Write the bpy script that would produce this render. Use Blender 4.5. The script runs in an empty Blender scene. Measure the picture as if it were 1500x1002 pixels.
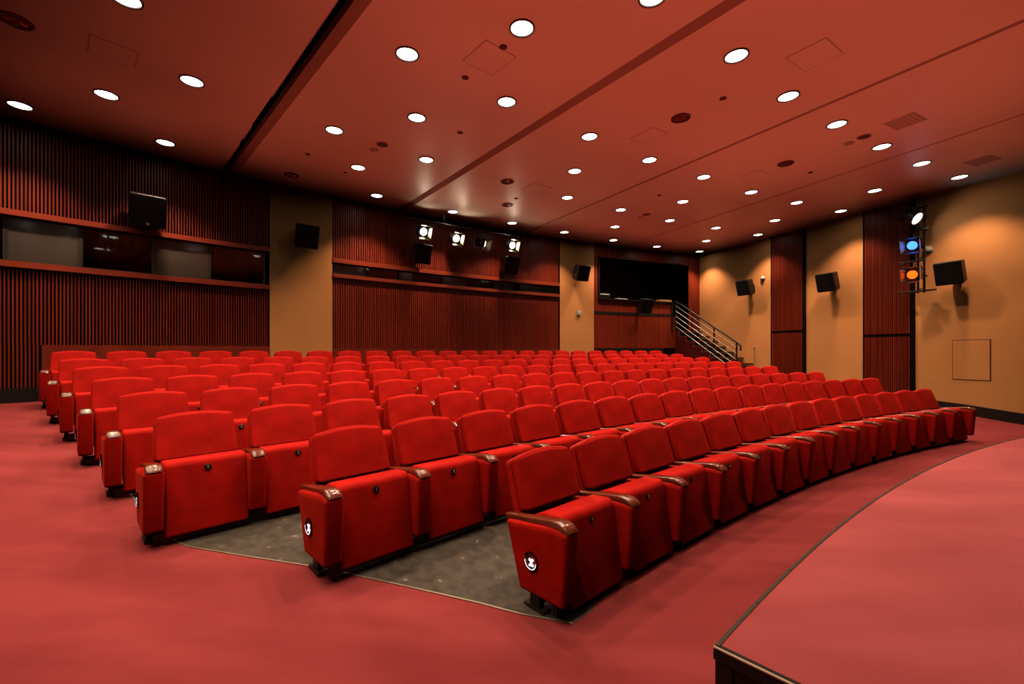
import bpy, bmesh, math, random
from mathutils import Vector, Matrix
random.seed(7)
SC = bpy.context.scene
COL = SC.collection
PI = math.pi
rad = math.radians

# ------------------------------------------------------------------ geometry of the fan-shaped hall
CX, CY = 17.65, -16.35            # centre of the arcs of seats, wall and ceiling panels
RW = 33.85                        # back wall
HC = 4.79                         # ceiling
RK = [25.92, 26.98, 28.06, 29.14, 30.20, 31.27, 32.32, 33.37]
FK = [0.0, .0996, .1655, .2526, .3408, .43, .515, .614]
TK = [42.23, 43.98, 45.43, 45.68, 45.92, 46.13, 46.32, 46.45]
NK = [14, 17, 19, 20, 21, 22, 23, 24]
PITCH = .6


def P(R, th, z=0.0):
    t = rad(th)
    return Vector((CX - R * math.sin(t), CY + R * math.cos(t), z))


def floor_z(R):
    xs = [r - .22 for r in RK] + [RW + .4]
    ys = FK + [.66]
    if R <= xs[0]:
        return 0.0
    for i in range(len(xs) - 1):
        if R <= xs[i + 1]:
            return ys[i] + (ys[i + 1] - ys[i]) * (R - xs[i]) / (xs[i + 1] - xs[i])
    return ys[-1]


WA = Vector((6.6416, 15.866, 0))           # corner of back and right wall
WD = Vector((.36379, -.93148, 0))          # along the right wall
WN = Vector((-.93148, -.36379, 0))         # into the room


def RWP(s, off=0.0, z=0.0):
    v = WA + WD * s + WN * off
    return Vector((v.x, v.y, z))


# ------------------------------------------------------------------ materials
def mat(name, color, rough=.6, metal=0.0, spec=.5, emit=None, estr=0.0, coat=0.0, sheen=0.0, sheen_col=None):
    m = bpy.data.materials.new(name)
    m.use_nodes = True
    b = m.node_tree.nodes['Principled BSDF']
    b.inputs['Base Color'].default_value = (*color, 1)
    b.inputs['Roughness'].default_value = rough
    b.inputs['Metallic'].default_value = metal
    b.inputs['Specular IOR Level'].default_value = spec
    if coat:
        b.inputs['Coat Weight'].default_value = coat
        b.inputs['Coat Roughness'].default_value = .12
    if sheen:
        b.inputs['Sheen Weight'].default_value = sheen
        b.inputs['Sheen Roughness'].default_value = .35
        b.inputs['Sheen Tint'].default_value = (*(sheen_col or color), 1)
    if emit:
        b.inputs['Emission Color'].default_value = (*emit, 1)
        b.inputs['Emission Strength'].default_value = estr
    return m


def ramp_noise(m, c0, c1, scale=(1, 1, 1), nscale=5.0, detail=4.0, lo=.35, hi=.65, bump=0.0, coord='Object', bscale=None):
    """colour of the principled shader from stretched noise, with an optional fine bump"""
    nt = m.node_tree
    b = nt.nodes['Principled BSDF']
    tc = nt.nodes.new('ShaderNodeTexCoord')
    mp = nt.nodes.new('ShaderNodeMapping')
    mp.inputs['Scale'].default_value = scale
    no = nt.nodes.new('ShaderNodeTexNoise')
    no.inputs['Scale'].default_value = nscale
    no.inputs['Detail'].default_value = detail
    cr = nt.nodes.new('ShaderNodeValToRGB')
    cr.color_ramp.elements[0].position = lo
    cr.color_ramp.elements[1].position = hi
    cr.color_ramp.elements[0].color = (*c0, 1)
    cr.color_ramp.elements[1].color = (*c1, 1)
    nt.links.new(tc.outputs[coord], mp.inputs['Vector'])
    nt.links.new(mp.outputs['Vector'], no.inputs['Vector'])
    nt.links.new(no.outputs['Fac'], cr.inputs['Fac'])
    nt.links.new(cr.outputs['Color'], b.inputs['Base Color'])
    if bump:
        n2 = nt.nodes.new('ShaderNodeTexNoise')
        n2.inputs['Scale'].default_value = bscale or nscale * 20
        n2.inputs['Detail'].default_value = 3
        bp = nt.nodes.new('ShaderNodeBump')
        bp.inputs['Strength'].default_value = bump
        bp.inputs['Distance'].default_value = .004
        nt.links.new(tc.outputs[coord], n2.inputs['Vector'])
        nt.links.new(n2.outputs['Fac'], bp.inputs['Height'])
        nt.links.new(bp.outputs['Normal'], b.inputs['Normal'])
    return cr


M = {}
M['velvet'] = mat('red_velvet', (.58, .010, .004), rough=.75, spec=.12, sheen=.28, sheen_col=(1, .09, .035))
ramp_noise(M['velvet'], (.50, .0065, .003), (.68, .010, .0045), scale=(1, 1, 1), nscale=7, detail=5, bump=.12, bscale=260)
M['carpet'] = mat('red_carpet', (.42, .05, .045), rough=.95, spec=.08, sheen=.12, sheen_col=(1, .5, .45))
ramp_noise(M['carpet'], (.26, .036, .037), (.38, .059, .060), scale=(.6, 2.2, 1), nscale=1.3, detail=8, bump=.35, bscale=210)
M['stage_carpet'] = mat('stage_carpet', (.5, .075, .07), rough=.95, spec=.08, sheen=.12, sheen_col=(1, .5, .45))
ramp_noise(M['stage_carpet'], (.38, .064, .068), (.52, .100, .104), scale=(.5, 1.8, 1), nscale=1.1, detail=8, bump=.35, bscale=210)
M['vinyl'] = mat('grey_vinyl', (.12, .10, .08), rough=.6, spec=.25)
cr = ramp_noise(M['vinyl'], (.058, .048, .037), (.105, .087, .066), nscale=14.0, detail=12, lo=.34, hi=.62)
e = cr.color_ramp.elements.new(.665)
e.color = (.10, .085, .065, 1)
e = cr.color_ramp.elements.new(.69)
e.color = (.34, .29, .22, 1)
M['tan'] = mat('tan_wall_paint', (.56, .285, .105), rough=.8, spec=.25)
ramp_noise(M['tan'], (.92, .365, .118), (.96, .39, .128), nscale=1.2, detail=3, bump=.05, bscale=160)
M['wood'] = mat('mahogany_slats', (.2, .025, .01), rough=.42, spec=.4)
ramp_noise(M['wood'], (.21, .020, .008), (.42, .042, .014), scale=(26, 26, .35), nscale=1.0, detail=3, lo=.3, hi=.7)
M['wood_flat'] = mat('mahogany_board', (.2, .025, .01), rough=.4, spec=.4)
ramp_noise(M['wood_flat'], (.24, .028, .012), (.34, .042, .016), scale=(1.5, 1.5, .4), nscale=3.0, detail=4)
M['trimwood'] = mat('mahogany_trim', (.42, .055, .020), rough=.38, spec=.5)
M['slatback'] = mat('slat_backing', (.006, .003, .002), rough=.9, spec=.1)
M['ceiling'] = mat('ceiling_board', (.82, .74, .64), rough=.42, spec=.35)
ramp_noise(M['ceiling'], (.80, .72, .62), (.84, .76, .66), nscale=.6, detail=2)
M['void'] = mat('black_void', (.004, .003, .003), rough=.95, spec=.05)
M['black'] = mat('black_paint', (.008, .007, .007), rough=.6, spec=.3)
M['skirting'] = mat('black_skirting', (.012, .010, .009), rough=.55, spec=.35)
M['speaker'] = mat('black_speaker_shell', (.007, .006, .006), rough=.5, spec=.4)
M['grille'] = mat('speaker_grille', (.009, .009, .008), rough=.8, spec=.15)
M['armwood'] = mat('polished_armrest_wood', (.20, .042, .018), rough=.2, spec=.5, coat=1.0)
ramp_noise(M['armwood'], (.16, .030, .012), (.27, .052, .020), scale=(30, 3, 30), nscale=1.0, detail=4)
M['steel'] = mat('grey_steel', (.38, .33, .27), rough=.42, metal=.6)
M['darksteel'] = mat('dark_steel', (.030, .026, .022), rough=.45, metal=.5)
M['chrome'] = mat('chrome', (.85, .85, .85), rough=.12, metal=1.0)
M['rail'] = mat('brushed_rail', (.50, .46, .40), rough=.45, metal=.5)
M['lampface'] = mat('lamp_diffuser', (.9, .9, .85), emit=(1, .93, .82), estr=9.0)
M['ring'] = mat('lamp_ring', (.03, .012, .008), rough=.4, spec=.5)
M['redcup'] = mat('unlit_reflector', (.45, .10, .05), rough=.22, metal=.8)
M['badge'] = mat('badge_black', (.012, .010, .010), rough=.25, spec=.6)
M['white'] = mat('white_plastic', (.75, .70, .62), rough=.5)
M['numeral'] = mat('numeral_white', (.85, .82, .78), rough=.5)
M['led'] = mat('led_white', (.9, .9, 1), emit=(.85, .9, 1), estr=2.2)
M['dish'] = mat('dark_dish', (.05, .02, .015), rough=.15, metal=.9)
M['trimmetal'] = mat('edge_metal', (.60, .52, .38), rough=.35, metal=.7)
M['stageedge'] = mat('stage_edge_strip', (.05, .045, .030), rough=.5, metal=.3)
M['pane'] = mat('grey_window_blind', (.115, .082, .060), rough=.10, spec=.5)
M['frame'] = mat('window_frame', (.055, .045, .035), rough=.45, spec=.4)
M['curtain'] = mat('dark_red_curtain', (.75, .035, .02), rough=.85, spec=.1)
M['stringer'] = mat('stair_side_carpet', (.16, .014, .013), rough=.9, spec=.1)
M['nosing'] = mat('stair_nosing', (.52, .20, .14), rough=.5)
M['tread'] = mat('stair_tread', (.16, .045, .016), rough=.85, spec=.1)
M['canmetal'] = mat('spotlight_black', (.012, .011, .010), rough=.4, metal=.3)
M['flap_lit'] = mat('barn_door_lit', (.75, .66, .48), rough=.45, metal=.4)
M['paper'] = mat('white_paper', (.72, .70, .66), rough=.7)
M['box_orange'] = mat('orange_card', (.65, .30, .09), rough=.6)
M['copper'] = mat('reddish_clamp', (.22, .05, .03), rough=.5)
M['seam'] = mat('ceiling_seam', (.52, .46, .40), rough=.8)
M['vent'] = mat('recessed_vent', (.52, .46, .40), rough=.8)
M['hole'] = mat('ceiling_hole', (.06, .012, .009), rough=.7)
M['bevel_shade'] = mat('ceiling_bevel_shade', (.40, .27, .22), rough=.8)
M['hall_end'] = mat('front_wall_paint', (.40, .06, .045), rough=.8)


def lens_mat(name, col, s):
    return mat(name, col, emit=col, estr=s)


def make_glass():
    m = bpy.data.materials.new('dark_window_glass')
    m.use_nodes = True
    nt = m.node_tree
    nt.nodes.clear()
    out = nt.nodes.new('ShaderNodeOutputMaterial')
    tr = nt.nodes.new('ShaderNodeBsdfTransparent')
    tr.inputs['Color'].default_value = (.75, .72, .70, 1)
    gl = nt.nodes.new('ShaderNodeBsdfGlossy')
    gl.inputs['Roughness'].default_value = .03
    fr = nt.nodes.new('ShaderNodeFresnel')
    fr.inputs['IOR'].default_value = 1.5
    mx = nt.nodes.new('ShaderNodeMixShader')
    nt.links.new(fr.outputs[0], mx.inputs['Fac'])
    nt.links.new(tr.outputs[0], mx.inputs[1])
    nt.links.new(gl.outputs[0], mx.inputs[2])
    nt.links.new(mx.outputs[0], out.inputs['Surface'])
    return m


M['glass'] = make_glass()


# ------------------------------------------------------------------ mesh helpers
class MB:
    def __init__(self):
        self.v, self.f = [], []

    def add(self, vs, fs):
        o = len(self.v)
        self.v += [tuple(p) for p in vs]
        self.f += [tuple(i + o for i in f) for f in fs]
        return self

    def hexa(self, p):
        """8 corners: bottom ring 0-3, top ring 4-7"""
        return self.add(p, [(3, 2, 1, 0), (4, 5, 6, 7), (0, 1, 5, 4), (1, 2, 6, 5), (2, 3, 7, 6), (3, 0, 4, 7)])

    def box(self, c, s, mtx=None):
        x, y, z = s[0] / 2, s[1] / 2, s[2] / 2
        ps = [Vector(q) for q in ((-x, -y, -z), (x, -y, -z), (x, y, -z), (-x, y, -z), (-x, -y, z), (x, -y, z), (x, y, z), (-x, y, z))]
        if mtx is not None:
            ps = [mtx @ q for q in ps]
        return self.hexa([q + Vector(c) for q in ps])

    def tube(self, pts, r, n=8, cap=True):
        pts = [Vector(p) for p in pts]
        vs, fs = [], []
        for i, p in enumerate(pts):
            a = pts[max(i - 1, 0)]
            b = pts[min(i + 1, len(pts) - 1)]
            d = (b - a).normalized()
            up = Vector((0, 0, 1)) if abs(d.z) < .95 else Vector((1, 0, 0))
            e1 = d.cross(up).normalized()
            e2 = d.cross(e1).normalized()
            for k in range(n):
                t = 2 * PI * k / n
                vs.append(p + e1 * r * math.cos(t) + e2 * r * math.sin(t))
        for i in range(len(pts) - 1):
            for k in range(n):
                k2 = (k + 1) % n
                fs.append((i * n + k, i * n + k2, (i + 1) * n + k2, (i + 1) * n + k))
        if cap:
            fs.append(tuple(range(n - 1, -1, -1)))
            fs.append(tuple(range((len(pts) - 1) * n, len(pts) * n)))
        return self.add(vs, fs)

    def lathe(self, prof, n=24, mtx=None, c=(0, 0, 0), close=True):
        """profile of (radius, z) about z"""
        vs, fs = [], []
        for r, z in prof:
            for k in range(n):
                t = 2 * PI * k / n
                q = Vector((r * math.cos(t), r * math.sin(t), z))
                if mtx is not None:
                    q = mtx @ q
                vs.append(q + Vector(c))
        for i in range(len(prof) - 1):
            for k in range(n):
                k2 = (k + 1) % n
                fs.append((i * n + k, i * n + k2, (i + 1) * n + k2, (i + 1) * n + k))
        if close:
            fs.append(tuple(range(n - 1, -1, -1)))
            fs.append(tuple(range((len(prof) - 1) * n, len(prof) * n)))
        return self.add(vs, fs)

    def cyl_patch(self, R, t0, t1, z0, z1, step=.5, inward=True):
        n = max(1, int(abs(t1 - t0) / step + .5))
        vs, fs = [], []
        for i in range(n + 1):
            th = t0 + (t1 - t0) * i / n
            vs += [P(R, th, z0), P(R, th, z1)]
        for i in range(n):
            fs.append((2 * i, 2 * i + 1, 2 * i + 3, 2 * i + 2))
        return self.add(vs, fs)

    def arc_bar(self, R0, R1, t0, t1, z0, z1, step=.5):
        """solid following the arc, between two radii and two heights"""
        n = max(1, int(abs(t1 - t0) / step + .5))
        vs, fs = [], []
        for i in range(n + 1):
            th = t0 + (t1 - t0) * i / n
            vs += [P(R0, th, z0), P(R1, th, z0), P(R1, th, z1), P(R0, th, z1)]
        for i in range(n):
            a, b = 4 * i, 4 * i + 4
            for k in range(4):
                k2 = (k + 1) % 4
                fs.append((a + k, a + k2, b + k2, b + k))
        fs.append((0, 1, 2, 3))
        fs.append((4 * n + 3, 4 * n + 2, 4 * n + 1, 4 * n))
        return self.add(vs, fs)

    def mesh(self, name, smooth=False, bevel=0.0, angle=40):
        me = bpy.data.meshes.new(name)
        me.from_pydata(self.v, [], self.f)
        bm = bmesh.new()
        bm.from_mesh(me)
        bmesh.ops.recalc_face_normals(bm, faces=bm.faces)
        if bevel:
            bmesh.ops.bevel(bm, geom=[e for e in bm.edges if len(e.link_faces) == 2 and e.calc_face_angle(0) > .5],
                            offset=bevel, segments=2, affect='EDGES', profile=.6)
        bm.to_mesh(me)
        bm.free()
        if smooth:
            for p in me.polygons:
                p.use_smooth = True
            try:
                me.set_sharp_from_angle(angle=rad(angle))
            except Exception:
                pass
        me.update()
        return me


def link(name, me, m=None, parent=None, loc=None, rotz=None, mtx=None):
    o = bpy.data.objects.new(name, me)
    COL.objects.link(o)
    if m is not None and me is not None and len(me.materials) == 0:
        me.materials.append(m)
    if parent is not None:
        o.parent = parent
    if loc is not None:
        o.location = loc
    if rotz is not None:
        o.rotation_euler = (0, 0, rotz)
    if mtx is not None:
        o.matrix_local = mtx
    return o


def obj(name, mb, m, parent=None, smooth=False, bevel=0.0, **k):
    return link(name, mb.mesh(name, smooth, bevel), m, parent, **k)


def tag(o, label, cat, group=None):
    o['label'] = label
    o['category'] = cat
    if group:
        o['group'] = group
    return o


def thing(name, label, cat, loc=(0, 0, 0), rotz=0.0, group=None, mtx=None):
    o = bpy.data.objects.new(name, None)
    COL.objects.link(o)
    o.empty_display_size = .1
    if mtx is not None:
        o.matrix_world = mtx
    else:
        o.location = loc
        o.rotation_euler = (0, 0, rotz)
    return tag(o, label, cat, group)


def struct(name, mb, m, parent=None, **k):
    o = obj(name, mb, m, parent, **k)
    if parent is None:
        o['kind'] = 'structure'
    return o


def lamp(name, loc, target, energy, size, blend, color, radius=.06, parent=None):
    l = bpy.data.lights.new(name, 'SPOT')
    l.energy = energy
    l.spot_size = rad(size)
    l.spot_blend = blend
    l.color = color
    l.shadow_soft_size = radius
    o = bpy.data.objects.new(name, l)
    COL.objects.link(o)
    d = (Vector(target) - Vector(loc)).normalized()
    q = d.to_track_quat('-Z', 'Y')
    o.location = loc
    o.rotation_mode = 'QUATERNION'
    o.rotation_quaternion = q
    if parent is not None:
        bpy.context.view_layer.update()
        o.parent = parent
        o.matrix_parent_inverse = parent.matrix_world.inverted()
    return o


def roundpoly(pts, radii, n=5):
    """2-D polygon with rounded corners (counter-clockwise)"""
    out = []
    N = len(pts)
    for i in range(N):
        p = Vector(pts[i])
        a = Vector(pts[i - 1])
        b = Vector(pts[(i + 1) % N])
        r = radii[i]
        if r <= 0:
            out.append(p)
            continue
        da, db = (a - p).normalized(), (b - p).normalized()
        ang = da.angle(db)
        t = min(r / math.tan(ang / 2), .48 * (a - p).length, .48 * (b - p).length)
        r = t * math.tan(ang / 2)
        c = p + (da + db).normalized() * (r / math.sin(ang / 2))
        s, e = p + da * t - c, p + db * t - c
        a0 = math.atan2(s.y, s.x)
        a1 = math.atan2(e.y, e.x)
        d = (a1 - a0 + PI) % (2 * PI) - PI
        for k in range(n + 1):
            th = a0 + d * k / n
            out.append(c + Vector((math.cos(th), math.sin(th))) * r)
    return out


def pillow(outline, depth, r, fmap, bulge0=0.0, bulge1=0.0, seg=4):
    """closed cushion: outline swept over depth, both rims rounded, both caps optionally bulging"""
    N = len(outline)
    nor = []
    for i in range(N):
        a, b = outline[i - 1], outline[(i + 1) % N]
        t = (b - a)
        nor.append(Vector((t.y, -t.x)).normalized())
    c = sum(outline, Vector((0, 0))) / N
    rings = []

    def ring(inset, y):
        return [(outline[i] - nor[i] * inset, y) for i in range(N)]
    lo = ring(r, 0)
    hi = ring(r, depth)
    fr = (.2, .4, .6, .75, .88, .96)
    hx = max(abs(p.x - c.x) for p in outline) - r
    hy = max(abs(p.y - c.y) for p in outline) - r

    def bl(p):
        return max(0, 1 - ((p.x - c.x) / hx) ** 2) * max(0, 1 - ((p.y - c.y) / hy) ** 2)

    for k in fr:
        rings.append([(c + (p - c) * k, -bulge0 * bl(c + (p - c) * k)) for p, y in lo])
    for k in range(seg + 1):
        t = PI / 2 * k / seg
        rings.append(ring(r * (1 - math.sin(t)), r * (1 - math.cos(t))))
    for k in range(seg + 1):
        t = PI / 2 * (1 - k / seg)
        rings.append(ring(r * (1 - math.sin(t)), depth - r * (1 - math.cos(t))))
    for k in reversed(fr):
        rings.append([(c + (p - c) * k, depth + bulge1 * bl(c + (p - c) * k)) for p, y in hi])
    vs, fs = [], []
    for rg in rings:
        vs += [fmap(p.x, p.y, y) for p, y in rg]
    for j in range(len(rings) - 1):
        for i in range(N):
            i2 = (i + 1) % N
            fs.append((j * N + i, j * N + i2, (j + 1) * N + i2, (j + 1) * N + i))
    o = len(vs)
    vs.append(fmap(c.x, c.y, -bulge0))
    vs.append(fmap(c.x, c.y, depth + bulge1))
    L = (len(rings) - 1) * N
    for i in range(N):
        i2 = (i + 1) % N
        fs.append((i2, i, o))
        fs.append((L + i, L + i2, o + 1))
    return MB().add(vs, fs)


ORD = ['', 'first', 'second', 'third', 'fourth', 'fifth', 'sixth', 'seventh', 'eighth', 'ninth', 'tenth', 'eleventh', 'twelfth', 'thirteenth']

# ------------------------------------------------------------------ render look, world, camera
SC.view_settings.view_transform = 'Standard'
SC.view_settings.look = 'None'
SC.view_settings.exposure = 0.0
w = bpy.data.worlds.new('World')
SC.world = w
w.use_nodes = True
w.node_tree.nodes['Background'].inputs[0].default_value = (.02, .01, .008, 1)
cam = bpy.data.cameras.new('Camera')
cam.sensor_width = 36
cam.lens = 36 * 645 / 1500
cam.shift_y = 12 / 1500
cam.clip_start = .05
co = bpy.data.objects.new('Camera', cam)
COL.objects.link(co)
co.location = (0, 0, 1.42)
co.rotation_euler = (PI / 2, 0, 0)
SC.camera = co
try:
    SC.cycles.max_bounces = 8
    SC.cycles.diffuse_bounces = 0
    SC.cycles.glossy_bounces = 3
    SC.cycles.sample_clamp_indirect = 6
    SC.cycles.use_light_tree = True
except Exception:
    pass

# ------------------------------------------------------------------ floor, stage
TH0, TH1 = 18.0, 53.0            # angular extent of the hall (right wall, left wall)
RF = 16.5                        # front wall of the hall


def th_right(R):
    """angle at which the radius meets the right wall"""
    lo, hi = 15.0, 25.0
    for _ in range(40):
        m_ = (lo + hi) / 2
        q = P(R, m_)
        if (q - WA).dot(WN) > 0:
            hi = m_
        else:
            lo = m_
    return hi


mb = MB()
Rs = [RF - .3, 20, 23, 24.5, 25.3] + [r - .22 for r in RK] + [33.6, RW + .2]
grid = []
nT = 48
for R in Rs:
    t0 = th_right(R) - .3
    grid.append([P(R, t0 + (TH1 + .4 - t0) * j / nT, floor_z(R)) for j in range(nT + 1)])
vs = [p for row in grid for p in row]
fs = []
for i in range(len(Rs) - 1):
    for j in range(nT):
        a = i * (nT + 1) + j
        fs.append((a, a + 1, a + nT + 2, a + nT + 1))
mb.add(vs, fs)
struct('floor', mb, M['carpet'])

# vinyl strip under the seats
def left_edge(R):
    pts = [(25.45, 42.93), (25.9, 43.5), (26.78, 44.72), (27.26, 45.42), (27.54, 45.8), (27.9, 46.05), (33.9, 46.75)]
    for (r0, a0), (r1, a1) in zip(pts, pts[1:]):
        if R <= r1:
            return a0 + (a1 - a0) * (R - r0) / (r1 - r0)
    return pts[-1][1]


def right_edge(R):
    pts = [(25.45, 24.25), (26.5, 22.8), (33.9, 21.7)]
    for (r0, a0), (r1, a1) in zip(pts, pts[1:]):
        if R <= r1:
            return a0 + (a1 - a0) * (R - r0) / (r1 - r0)
    return pts[-1][1]


VR = [25.45, 25.55, 25.7, 25.9, 26.3, 26.76, 27.26, 27.54, 27.84, 28.92, 29.98, 31.05, 32.1, 33.15, RW]
grid = []
for R in VR:
    a, b = right_edge(R), left_edge(R)
    grid.append([P(max(R, 25.56 if j < nT - 1 else R), a + (b - a) * j / nT, floor_z(R) + .003) for j in range(nT + 1)])
mb = MB()
mb.add([p for row in grid for p in row],
       [(i * (nT + 1) + j, i * (nT + 1) + j + 1, (i + 1) * (nT + 1) + j + 1, (i + 1) * (nT + 1) + j) for i in range(len(VR) - 1) for j in range(nT)])
struct('trim_1', mb, M['vinyl'])
mb = MB()
pl = [P(R, left_edge(R), floor_z(R) + .004) for R in VR]
for a, b in zip(pl, pl[1:]):
    n_ = Vector((-(b - a).y, (b - a).x, 0)).normalized() * .006
    mb.add([a - n_, a + n_, b + n_, b - n_], [(0, 1, 2, 3)])
struct('trim_2', mb, M['trimmetal'])

SZ = .27
SR = 24.71
ST = 43.03
st = struct('stage', MB().arc_bar(RF, SR - .015, th_right(20) + .25, ST - .05, SZ - .03, SZ, step=.4), M['stage_carpet'])
mb = MB()
for a0 in range(0, 24):
    t0 = 18.85 + a0 * (ST - 18.85) / 24
    mb.arc_bar(SR - .015, SR, t0, t0 + (ST - 18.85) / 24 - .012, SZ - .06, SZ + .003, step=.3)
obj('edge_strip', mb, M['stageedge'], st)
mb = MB()
a, b = P(SR, ST, 0), P(RF + .2, ST, 0)
d = (b - a).normalized()
n_ = Vector((-d.y, d.x, 0))
if n_.dot(P(24, 44) - P(24, 43)) < 0:
    n_ = -n_
def slab(a, b, z0, z1, n0, n1):
    return [a + n_ * n0 + Vector((0, 0, z0)), b + n_ * n0 + Vector((0, 0, z0)), b + n_ * n1 + Vector((0, 0, z0)), a + n_ * n1 + Vector((0, 0, z0)),
            a + n_ * n0 + Vector((0, 0, z1)), b + n_ * n0 + Vector((0, 0, z1)), b + n_ * n1 + Vector((0, 0, z1)), a + n_ * n1 + Vector((0, 0, z1))]
mb.hexa(slab(a, b, SZ - .045, SZ - .001, -.03, .012))
mb.hexa(slab(a, b, .0, SZ - .04, -.06, -.006))
mb.arc_bar(SR - .05, SR - .006, 18.9, ST - .04, .0, SZ - .03, step=.4)
mb.hexa(slab(a + d * .03, a + d * .065, .0, SZ - .045, -.006, .004))
obj('fascia', mb, M['black'], st)
mb = MB()
mb.hexa(slab(a, b, SZ - .001, SZ + .004, .004, .0145))
obj('side_edging', mb, M['trimmetal'], st)

# ------------------------------------------------------------------ back wall
TL = 52.5
T_S1 = 41.766     # slats | first pillar
T_P1 = 39.668     # first pillar | slats
T_S2 = 28.590     # slats | second pillar
T_P2 = 26.400     # second pillar | projection booth
T_C = 18.8        # corner
ZT = 5.25
mb = MB()
mb.cyl_patch(RW, T_P1, T_S1, .3, ZT)
mb.cyl_patch(RW, T_P2, T_S2, .3, ZT)
struct('wall_back', mb, M['tan'])
mb = MB()
RB = RW + .06
mb.cyl_patch(RB, T_S1, TL, .3, 2.66)
mb.cyl_patch(RB, T_S1, TL, 3.44, ZT)
mb.cyl_patch(RB, T_S2, T_P1, .3, 3.06)
mb.cyl_patch(RB, T_S2, T_P1, 3.40, ZT)
mb.cyl_patch(RB, 20.9, T_P2, .3, 3.05)
mb.cyl_patch(RB, 18.3, T_P2, 4.42, ZT)
mb.cyl_patch(RB, 18.3, 20.9, .3, 2.04)
mb.cyl_patch(RB, 18.3, 19.7, 2.0, 4.5)
mb.cyl_patch(RB, 26.04, T_P2, 3.0, 4.5)
for th in (T_S1, T_P1, T_S2, T_P2):      # reveals at the pillars
    mb.add([P(RW, th, .3), P(RB, th, .3), P(RB, th, ZT), P(RW, th, ZT)], [(0, 1, 2, 3)])
struct('trim_3', mb, M['slatback'])


def slats(name, t0, t1, z0, z1, pitch, wid, depth=.035, R=None, m='wood'):
    R = R or RB
    mb = MB()
    dt = math.degrees(pitch / RW)
    n = int((t1 - t0) / dt)
    off = ((t1 - t0) - n * dt) / 2
    h = math.degrees(wid / RW) / 2
    for i in range(n):
        th = t0 + off + (i + .5) * dt
        ps = []
        for z in (z0, z1):
            ps += [P(R, th - h, z), P(R, th + h, z), P(R - depth, th + h, z), P(R - depth, th - h, z)]
        mb.hexa(ps)
    return struct(name, mb, M[m])


slats('trim_4', T_S1, TL, 3.49, 5.1, .041, .018, .028)
slats('trim_5', T_S1 + .02, TL, 1.50, 2.645, .041, .018, .028)
slats('trim_6', 47.12, TL, .86, 1.50, .041, .018, .028)
slats('trim_7', T_S2, T_P1, 3.46, 5.1, .052, .036, .03)
slats('trim_8', T_S2, T_P1, 1.455, 3.04, .052, .036, .03)
slats('trim_9', 20.85, T_P2, 2.67, 3.05, .05, .042, .022)
slats('trim_10', 20.56, T_P2, 1.49, 2.58, .05, .042, .022)
slats('trim_11', 18.55, 19.68, 2.04, 5.1, .05, .042, .022)
slats('trim_12', 26.05, T_P2, 3.05, 5.1, .05, .042, .022)
slats('trim_13', 19.68, 26.05, 4.42, 5.1, .05, .042, .022)
# low solid board behind the last row
mb = MB()
mb.arc_bar(RW - .02, RB, T_S1, 47.10, .4, 1.50)
struct('trim_14', mb, M['wood_flat'])
mb = MB()
mb.arc_bar(RW - .02, RB, T_S2, T_P1, .4, 1.455)
struct('trim_15', mb, M['wood_flat'])
# black skirtings and grooves
struct('baseboard_left', MB().arc_bar(RW - .015, RB, 47.10, TL, .4, .855), M['skirting'])
mb = MB()
mb.arc_bar(RW - .02, RB, 21.6, T_P2, .4, 1.48)
mb.arc_bar(RW + .03, RB, 20.85, T_P2, 2.58, 2.67)
struct('baseboard_back', mb, M['skirting'])
# wooden ledges above and below the windows
mb = MB()
mb.arc_bar(RW - .025, RB, T_S1 + .01, TL, 3.405, 3.49)
mb.arc_bar(RW - .03, RB + .1, T_S1 + .01, TL, 2.645, 2.735)
mb.arc_bar(RW - .025, RB, T_S2 + .01, T_P1 - .01, 3.36, 3.46)
mb.arc_bar(RW - .03, RB + .1, T_S2 + .01, T_P1 - .01, 3.035, 3.11)
struct('trim_16', mb, M['trimwood'])
# room behind the windows
mb = MB()
RR = RW + 1.9
mb.cyl_patch(RR, 16, TL + 1, 1.9, 5.3)
for z in (1.95, 5.15):
    n = 40
    vs = []
    for i in range(n + 1):
        th = 16 + (TL + 1 - 16) * i / n
        vs += [P(RB + .03, th, z), P(RR, th, z)]
    mb.add(vs, [(2 * i, 2 * i + 1, 2 * i + 3, 2 * i + 2) for i in range(n)])
struct('wall_booth', mb, M['black'])


def window(k, t0, t1, z0, z1, panes):
    """panes: list of (theta from, theta to, closed?)"""
    mb = MB()
    Rf0, Rf1 = RB + .02, RB + .06
    mb.arc_bar(Rf0, Rf1, t0, t1, z0, z0 + .025)
    mb.arc_bar(Rf0, Rf1, t0, t1, z1 - .025, z1)
    for a, b, cl in panes:
        for th in (a, b):
            d_ = .03 if th in (t0, t1) else .022
            mb.arc_bar(Rf0, Rf1 + .01, th - d_, th + d_, z0, z1)
    w_ = struct('window_%d' % k, mb, M['frame'])
    for a, b, cl in panes:
        p = MB().arc_bar(Rf0 + .01, Rf0 + .018, a + .02, b - .02, z0 + .02, z1 - .02) if cl else \
            MB().arc_bar(Rf0 + .03, Rf0 + .036, a + .02, b - .02, z0 + .02, z1 - .02)
        obj('closed_pane' if cl else 'pane', p, M['pane'] if cl else M['glass'], w_)


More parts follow.
